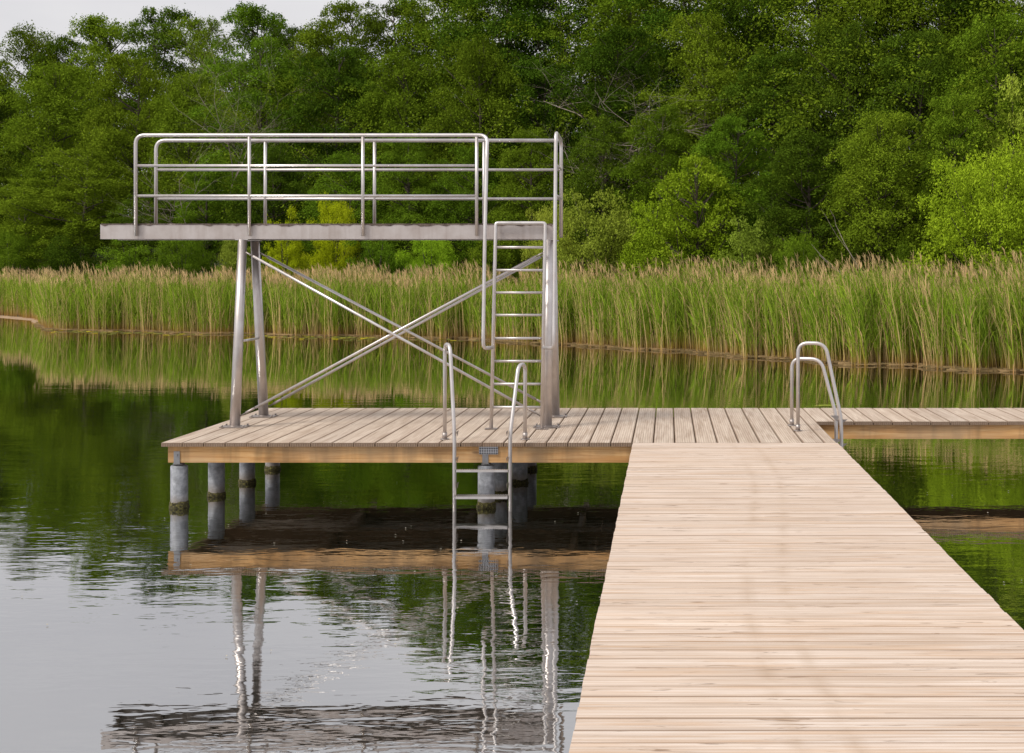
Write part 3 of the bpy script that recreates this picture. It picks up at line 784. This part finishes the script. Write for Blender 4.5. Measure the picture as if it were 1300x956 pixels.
# leafy understorey and far wood as one mass
rng = np.random.default_rng(77)
n = 5000
px = rng.uniform(-160, 1480, n); d = 9.5+rng.random(n)**.8*48
sx = np.array([rowY(-160+i*20, 25) for i in range(83)])
Yb = np.interp(px, -160+np.arange(83)*20, sx)+(d-25)
Xb = (px-CX)*Yb/F; g = terr(Xb, Yb)
sky_py = -6+np.interp(px, [-160, 0, 40, 90, 140, 205, 255, 320, 372, 404, 446, 500, 560, 640, 1480], [75, 75, 66, 76, 52, 44, 50, 40, 64, 68, 40, 30, -60, -140, -160])+8
lim = CAMZ+(CY-sky_py)*Yb/F
z = g+rng.random(n)**.9*np.clip((d-6)*.9, 2.2, np.where(px > 520, 16., 11.))
z = np.minimum(z, lim-rng.random(n)*1.5)
P = np.stack([Xb, Yb, z], 1)
V = pads_to_leaves(rng, P, rng.uniform(.6, 1.4, n), 190, .125, .4, .3)
me = np_mesh('woodland_understorey', V, np.arange(len(V)), LM['mid'])
o = bpy.data.objects.new('woodland_understorey', me); C.objects.link(o)
props(o, 'dark leafy undergrowth filling the wood between the trees', 'undergrowth', None, 'stuff')

# ------------------------------------------------------------------ reeds
def ribbons(Pts, W, side, col):
    """Pts n,k,3; W n,k; side n,3; col n,k,3 -> quads"""
    n, k, _ = Pts.shape
    A = Pts-side[:, None]*W[..., None]*.5; B = Pts+side[:, None]*W[..., None]*.5
    V = np.stack([A, B], 2).reshape(-1, 3)
    i = (np.arange(n)*2*k)[:, None]+np.arange(k-1)[None]*2
    Fq = np.stack([i, i+1, i+3, i+2], -1).reshape(-1, 4)
    return V, Fq, np.repeat(col.reshape(-1, 3), 2, axis=0)
def build_reeds():
    rng = np.random.default_rng(21)
    parts = []
    def add(*a): parts.append(ribbons(*a))
    def stalks(n, dmin, dmax, pw, green, hmin, hmax, heads, leaves, lw):
        px = rng.uniform(-60, 1420, n)
        tab = np.array([rowY(-60+i*20, 0) for i in range(76)])
        base = np.interp(px, -60+np.arange(76)*20, tab)
        d = dmin+(dmax-dmin)*rng.random(n)**pw
        wob = .35*np.sin(px*.045)+.25*np.sin(px*.13+1)+.15*np.sin(px*.41)
        Y = base+d+wob; X = (px-CX)*Y/F
        # set the reeds back behind the little beach at far left
        far = px < 48; Y = np.where(far, np.maximum(Y, base+1.6+rng.random(n)*4), Y); X = np.where(far, (px-CX)*Y/F, X)
        clump = .96+.05*np.sin(X*1.3+.7*np.sin(Y))+.04*np.sin(X*3.1+Y)+.03*np.sin(X*7.7)
        H = rng.uniform(hmin, hmax, n)*clump
        if heads: H = np.where((px > 560) & (rng.random(n) < .55), H*.80, H)
        H = H*(.97+.05*np.clip((px-500)/500, 0, 1))
        lean = np.stack([rng.normal(0, .085, n)-.03-.07*np.clip((px-600)/500, 0, 1), rng.normal(0, .06, n), np.zeros(n)], 1)*H[:, None]
        t = np.array([0, .17, .6, 1.])
        z0 = np.maximum(terr(X, Y), -.12)
        Pt = np.stack([X, Y, z0-.05], 1)[:, None]+lean[:, None]*(t**1.8)[None, :, None]+np.array([0, 0, 1])[None, None]*(H[:, None]*t[None])[..., None]
        ang = rng.uniform(-.9, .9, n); side = np.stack([np.cos(ang), np.sin(ang), 0*ang], 1)
        w0 = rng.uniform(.009, .017, n)
        W = w0[:, None]*np.array([1.1, 1., .8, .4])[None]
        gr = np.array([.225, .345, .028]); br = np.array([.50, .23, .075]); tan = np.array([.62, .45, .20])
        u = rng.random(n)[:, None]
        if green: c = np.stack([br*.85+0*u, (gr*(.45+.2*u)+br*.45), gr*(.9+.3*u), gr*(1+.4*u)], 1)
        else: c = np.stack([br*(.8+.3*u), tan*(.75+.3*u), tan*(.85+.3*u), tan*(1+.1*u)], 1)
        add(Pt, W, side, c)
        if leaves:
            for L in range(leaves):
                tt = rng.uniform(.16, .86, n); f = tt**1.8
                o = np.stack([X, Y, z0-.05], 1)+lean*f[:, None]+np.stack([0*X, 0*X, H*tt], 1)
                a = rng.uniform(0, 2*np.pi, n); ll = rng.uniform(.40, .78, n)
                dr = np.stack([np.cos(a), np.sin(a)*.6, 0*a], 1)
                up = rng.uniform(.55, 1.1, n)
                p1 = o+dr*(ll*.13)[:, None]+np.stack([0*X, 0*X, ll*.42], 1)
                p2 = o+dr*(ll*.34)[:, None]+np.stack([0*X, 0*X, ll*(.55+.22*up)], 1)
                p3 = o+dr*(ll*.60)[:, None]+np.stack([0*X, 0*X, ll*(.30+.68*up)], 1)
                sd = np.stack([-np.sin(a)*.5+.5*np.cos(ang), np.cos(a)*.5, rng.uniform(-.5, .5, n)], 1); sd /= np.linalg.norm(sd, axis=1)[:, None]
                WW = (lw*rng.uniform(.7, 1.3, n))[:, None]*np.array([.5, 1., .75, .08])[None]
                if green: cc = gr[None]*(.55+.8*rng.random((n, 1)))*np.array([1.0, 1.0, 1.0])+np.array([.05, .03, .01])*rng.random((n, 1))
                else: cc = tan[None]*(.7+.4*rng.random((n, 1)))
                add(np.stack([o, p1, p2, p3], 1), WW, sd, np.repeat(cc[:, None], 4, 1))
        if heads:
            tip = Pt[:, -1]
            hd = np.array([.62, .44, .22]) 
            for L in range(heads):
                a = rng.uniform(0, 2*np.pi, n); dr = np.stack([np.cos(a)*.05-.02, np.sin(a)*.04, .10+.12*rng.random(n)], 1)
                q1 = tip+dr*.7; q2 = tip+dr*1.35+np.array([-.03, 0, -.02])
                WW = rng.uniform(.010, .022, n)[:, None]*np.array([.4, 1., .15])[None]
                add(np.stack([tip-np.array([0, 0, .08]), q1, q2], 1), WW, side, np.repeat((hd[None]*(.75+.6*rng.random((n, 1))))[:, None], 3, 1))
    stalks(6500, -.5, 1.4, 1.0, True, 1.6, 2.35, 0, 6, .026)       # green front
    stalks(8000, .6, 5.2, .9, True, 1.95, 2.52, 0, 5, .024)
    stalks(3000, -.7, 1.2, 1.0, False, 1.5, 2.6, 0, 1, .02)        # dry stems at the water's edge
    stalks(6500, .4, 6.2, .8, False, 2.0, 2.66, 3, 1, .014)        # dry stems with panicles
    off = 0; Vs, Fs, Cs = [], [], []
    for V, Fq, cc in parts:
        Vs.append(V); Fs.append(Fq+off); Cs.append(cc); off += len(V)
    me = np_mesh('reeds', np.concatenate(Vs), np.concatenate(Fs), M['reed'], np.concatenate(Cs))
    o = bpy.data.objects.new('reeds', me); C.objects.link(o)
    props(o, 'dense belt of green and straw-coloured reeds along the far shore', 'reeds', None, 'stuff')
    # fallen stems floating along the waterline
    parts.clear(); n = 3400
    px = rng.uniform(-60, 1420, n); tab = np.array([rowY(-60+i*20, 0) for i in range(76)])
    Y = np.interp(px, -60+np.arange(76)*20, tab)-.45+rng.random(n)**.8*.7+.12*np.sin(px*.21)*np.sin(px*.077)+.35*np.sin(px*.045)+.25*np.sin(px*.13+1)+.15*np.sin(px*.41)
    X = (px-CX)*Y/F; keep = px > 48; X, Y = X[keep], Y[keep]; n = len(X)
    a = rng.normal(0, .35, n); L = rng.uniform(.2, .8, n); z = .012+rng.random(n)*.05
    p = np.stack([X, Y, z], 1); dv = np.stack([np.cos(a), np.sin(a)*.6, rng.normal(0, .03, n)], 1)*L[:, None]*.5
    add(np.stack([p-dv, p+dv], 1), np.full((n, 2), .03), np.tile(np.array([0, .6, .8]), (n, 1)), np.repeat((np.array([.27, .19, .09])[None]*(.6+.6*rng.random((n, 1))))[:, None], 2, 1))
    V, Fq, cc = parts[0]
    o = bpy.data.objects.new('reed_litter', np_mesh('reed_litter', V, Fq, M['reed'], cc)); C.objects.link(o)
    props(o, 'straw-coloured fallen reed stems floating along the foot of the reeds', 'reed litter', None, 'stuff')
build_reeds()

# lily pads and floating leaves
def disc_field(name, centers, rads, cols, z=.008):
    Vs, Fs, Cs = [], [], []; rr = random.Random(9)
    for (x, y), r, c in zip(centers, rads, cols):
        n = len(Vs); k = 10
        ring = [(x+r*math.cos(6.283*i/k)*rr.uniform(.85, 1.1), y+r*math.sin(6.283*i/k)*rr.uniform(.85, 1.1), z+rr.uniform(0, .008)) for i in range(k)]
        Vs += ring; Cs += [c]*k
        for i in range(0, k-2, 2): Fs.append([n, n+i+1, n+i+2, n+(i+3) % k])
    return np_mesh(name, Vs, Fs, M['reed'], np.array(Cs))
rr = random.Random(6); ce, ra, co = [], [], []
for i in range(420):
    px_ = rr.choice((rr.gauss(420, 60), rr.uniform(60, 620), rr.gauss(130, 60))); 
    if px_ < 55: continue
    Y = rowY(px_, 0)-rr.uniform(.6, 4.5)*rr.uniform(.3, 1); ce.append(((px_-CX)*Y/F, Y)); ra.append(rr.uniform(.05, .13)); co.append((.20, .22, .05) if rr.random() < .8 else (.6, .5, .03))
me = disc_field('water_lilies', ce, ra, co)
o = bpy.data.objects.new('water_lilies', me); C.objects.link(o); props(o, 'scatter of yellow-green lily pads on the water before the reeds', 'lily pads', None, 'stuff')
me = disc_field('floating_lily', [(6.9e-1*4.1+.12, 26.6), (3.15, 26.75), (2.8, 26.5)], [.13, .10, .08], [(.25, .30, .05)]*3)
o = bpy.data.objects.new('floating_lily', me); C.objects.link(o); props(o, 'small yellow-green lily leaves floating just behind the right pool ladder', 'lily pad')
rr = random.Random(3); ce, ra, co = [], [], []
for i in range(60):
    Y = rr.uniform(9, 17); X = rr.uniform(-6, -.5) if i % 4 else rr.uniform(2.6, 6)
    ce.append((X, Y)); ra.append(rr.uniform(.005, .009)); co.append((.45, .42, .33))
me = disc_field('floating_petals', ce, ra, co, .006)
o = bpy.data.objects.new('floating_petals', me); C.objects.link(o); props(o, 'tiny pale specks drifting on the dark water below the platform', 'petals', None, 'stuff')

# ------------------------------------------------------------------ camera, sky, sun
cam = bpy.data.cameras.new('camera'); co_ = bpy.data.objects.new('camera', cam); C.objects.link(co_)
cam.sensor_width = 36; cam.sensor_fit = 'HORIZONTAL'; cam.lens = 36*F/1300
co_.location = (0, 0, CAMZ); co_.rotation_euler = (R(90), 0, 0)
cam.shift_x = -(CX-650)/1300; cam.shift_y = -(478-CY)/1300
cam.clip_start = .1; cam.clip_end = 3000
sc.camera = co_

EL, AZ = 50, -122            # the sun stands behind the camera to the left, veiled by cloud
w = bpy.data.worlds.new('World'); sc.world = w; w.use_nodes = True
nt = w.node_tree; nt.nodes.clear()
wo = nt.nodes.new('ShaderNodeOutputWorld'); bg = nt.nodes.new('ShaderNodeBackground'); nt.links.new(bg.outputs[0], wo.inputs[0])
sky = nt.nodes.new('ShaderNodeTexSky'); sky.sky_type = 'NISHITA'; sky.sun_disc = False
sky.sun_elevation = R(EL); sky.sun_rotation = R(AZ); sky.air_density = 1.2; sky.dust_density = 3
tc = nt.nodes.new('ShaderNodeTexCoord').outputs['Generated']
cl = noise(nt, N(nt, 'ShaderNodeMapping', ins={'Vector': tc, 'Scale': (1, 1, 3.5)}).outputs[0], 2.2, 5, .55)
zz = N(nt, 'ShaderNodeSeparateXYZ', ins={0: tc}).outputs[2]
grad = N(nt, 'ShaderNodeMapRange', ins={'Value': zz, 'From Min': .12, 'From Max': .9, 'To Min': 1.0, 'To Max': 1.3}).outputs[0]
cloud = mixc(nt, ramp(nt, cl, [(.35, (0, 0, 0)), (.68, (1, 1, 1))]), (5.9, 5.8, 6.1), (7.5, 7.35, 7.4))
cloud = N(nt, 'ShaderNodeVectorMath', operation='SCALE', ins={0: cloud, 'Scale': grad}).outputs[0]
nt.links.new(mixc(nt, .93, sky.outputs[0], cloud), bg.inputs[0]); bg.inputs[1].default_value = .10
sun = bpy.data.lights.new('sun', 'SUN'); so = bpy.data.objects.new('sun', sun); C.objects.link(so)
sun.energy = 2.6; sun.angle = R(13); sun.color = (1, .95, .88)
az = R(AZ)      # Nishita: rotation 0 = +Y, turning towards +X
dirv = Vector((math.sin(az)*math.cos(R(EL)), math.cos(az)*math.cos(R(EL)), math.sin(R(EL))))
so.rotation_euler = dirv.to_track_quat('Z', 'Y').to_euler()
so.location = dirv*60
sc.view_settings.view_transform = 'Standard'; sc.view_settings.look = 'None'; sc.view_settings.exposure = 0.18; sc.view_settings.gamma = 1
sc.cycles.max_bounces = 4; sc.cycles.transparent_max_bounces = 2; sc.cycles.diffuse_bounces = 2; sc.cycles.glossy_bounces = 3; sc.cycles.transmission_bounces = 1
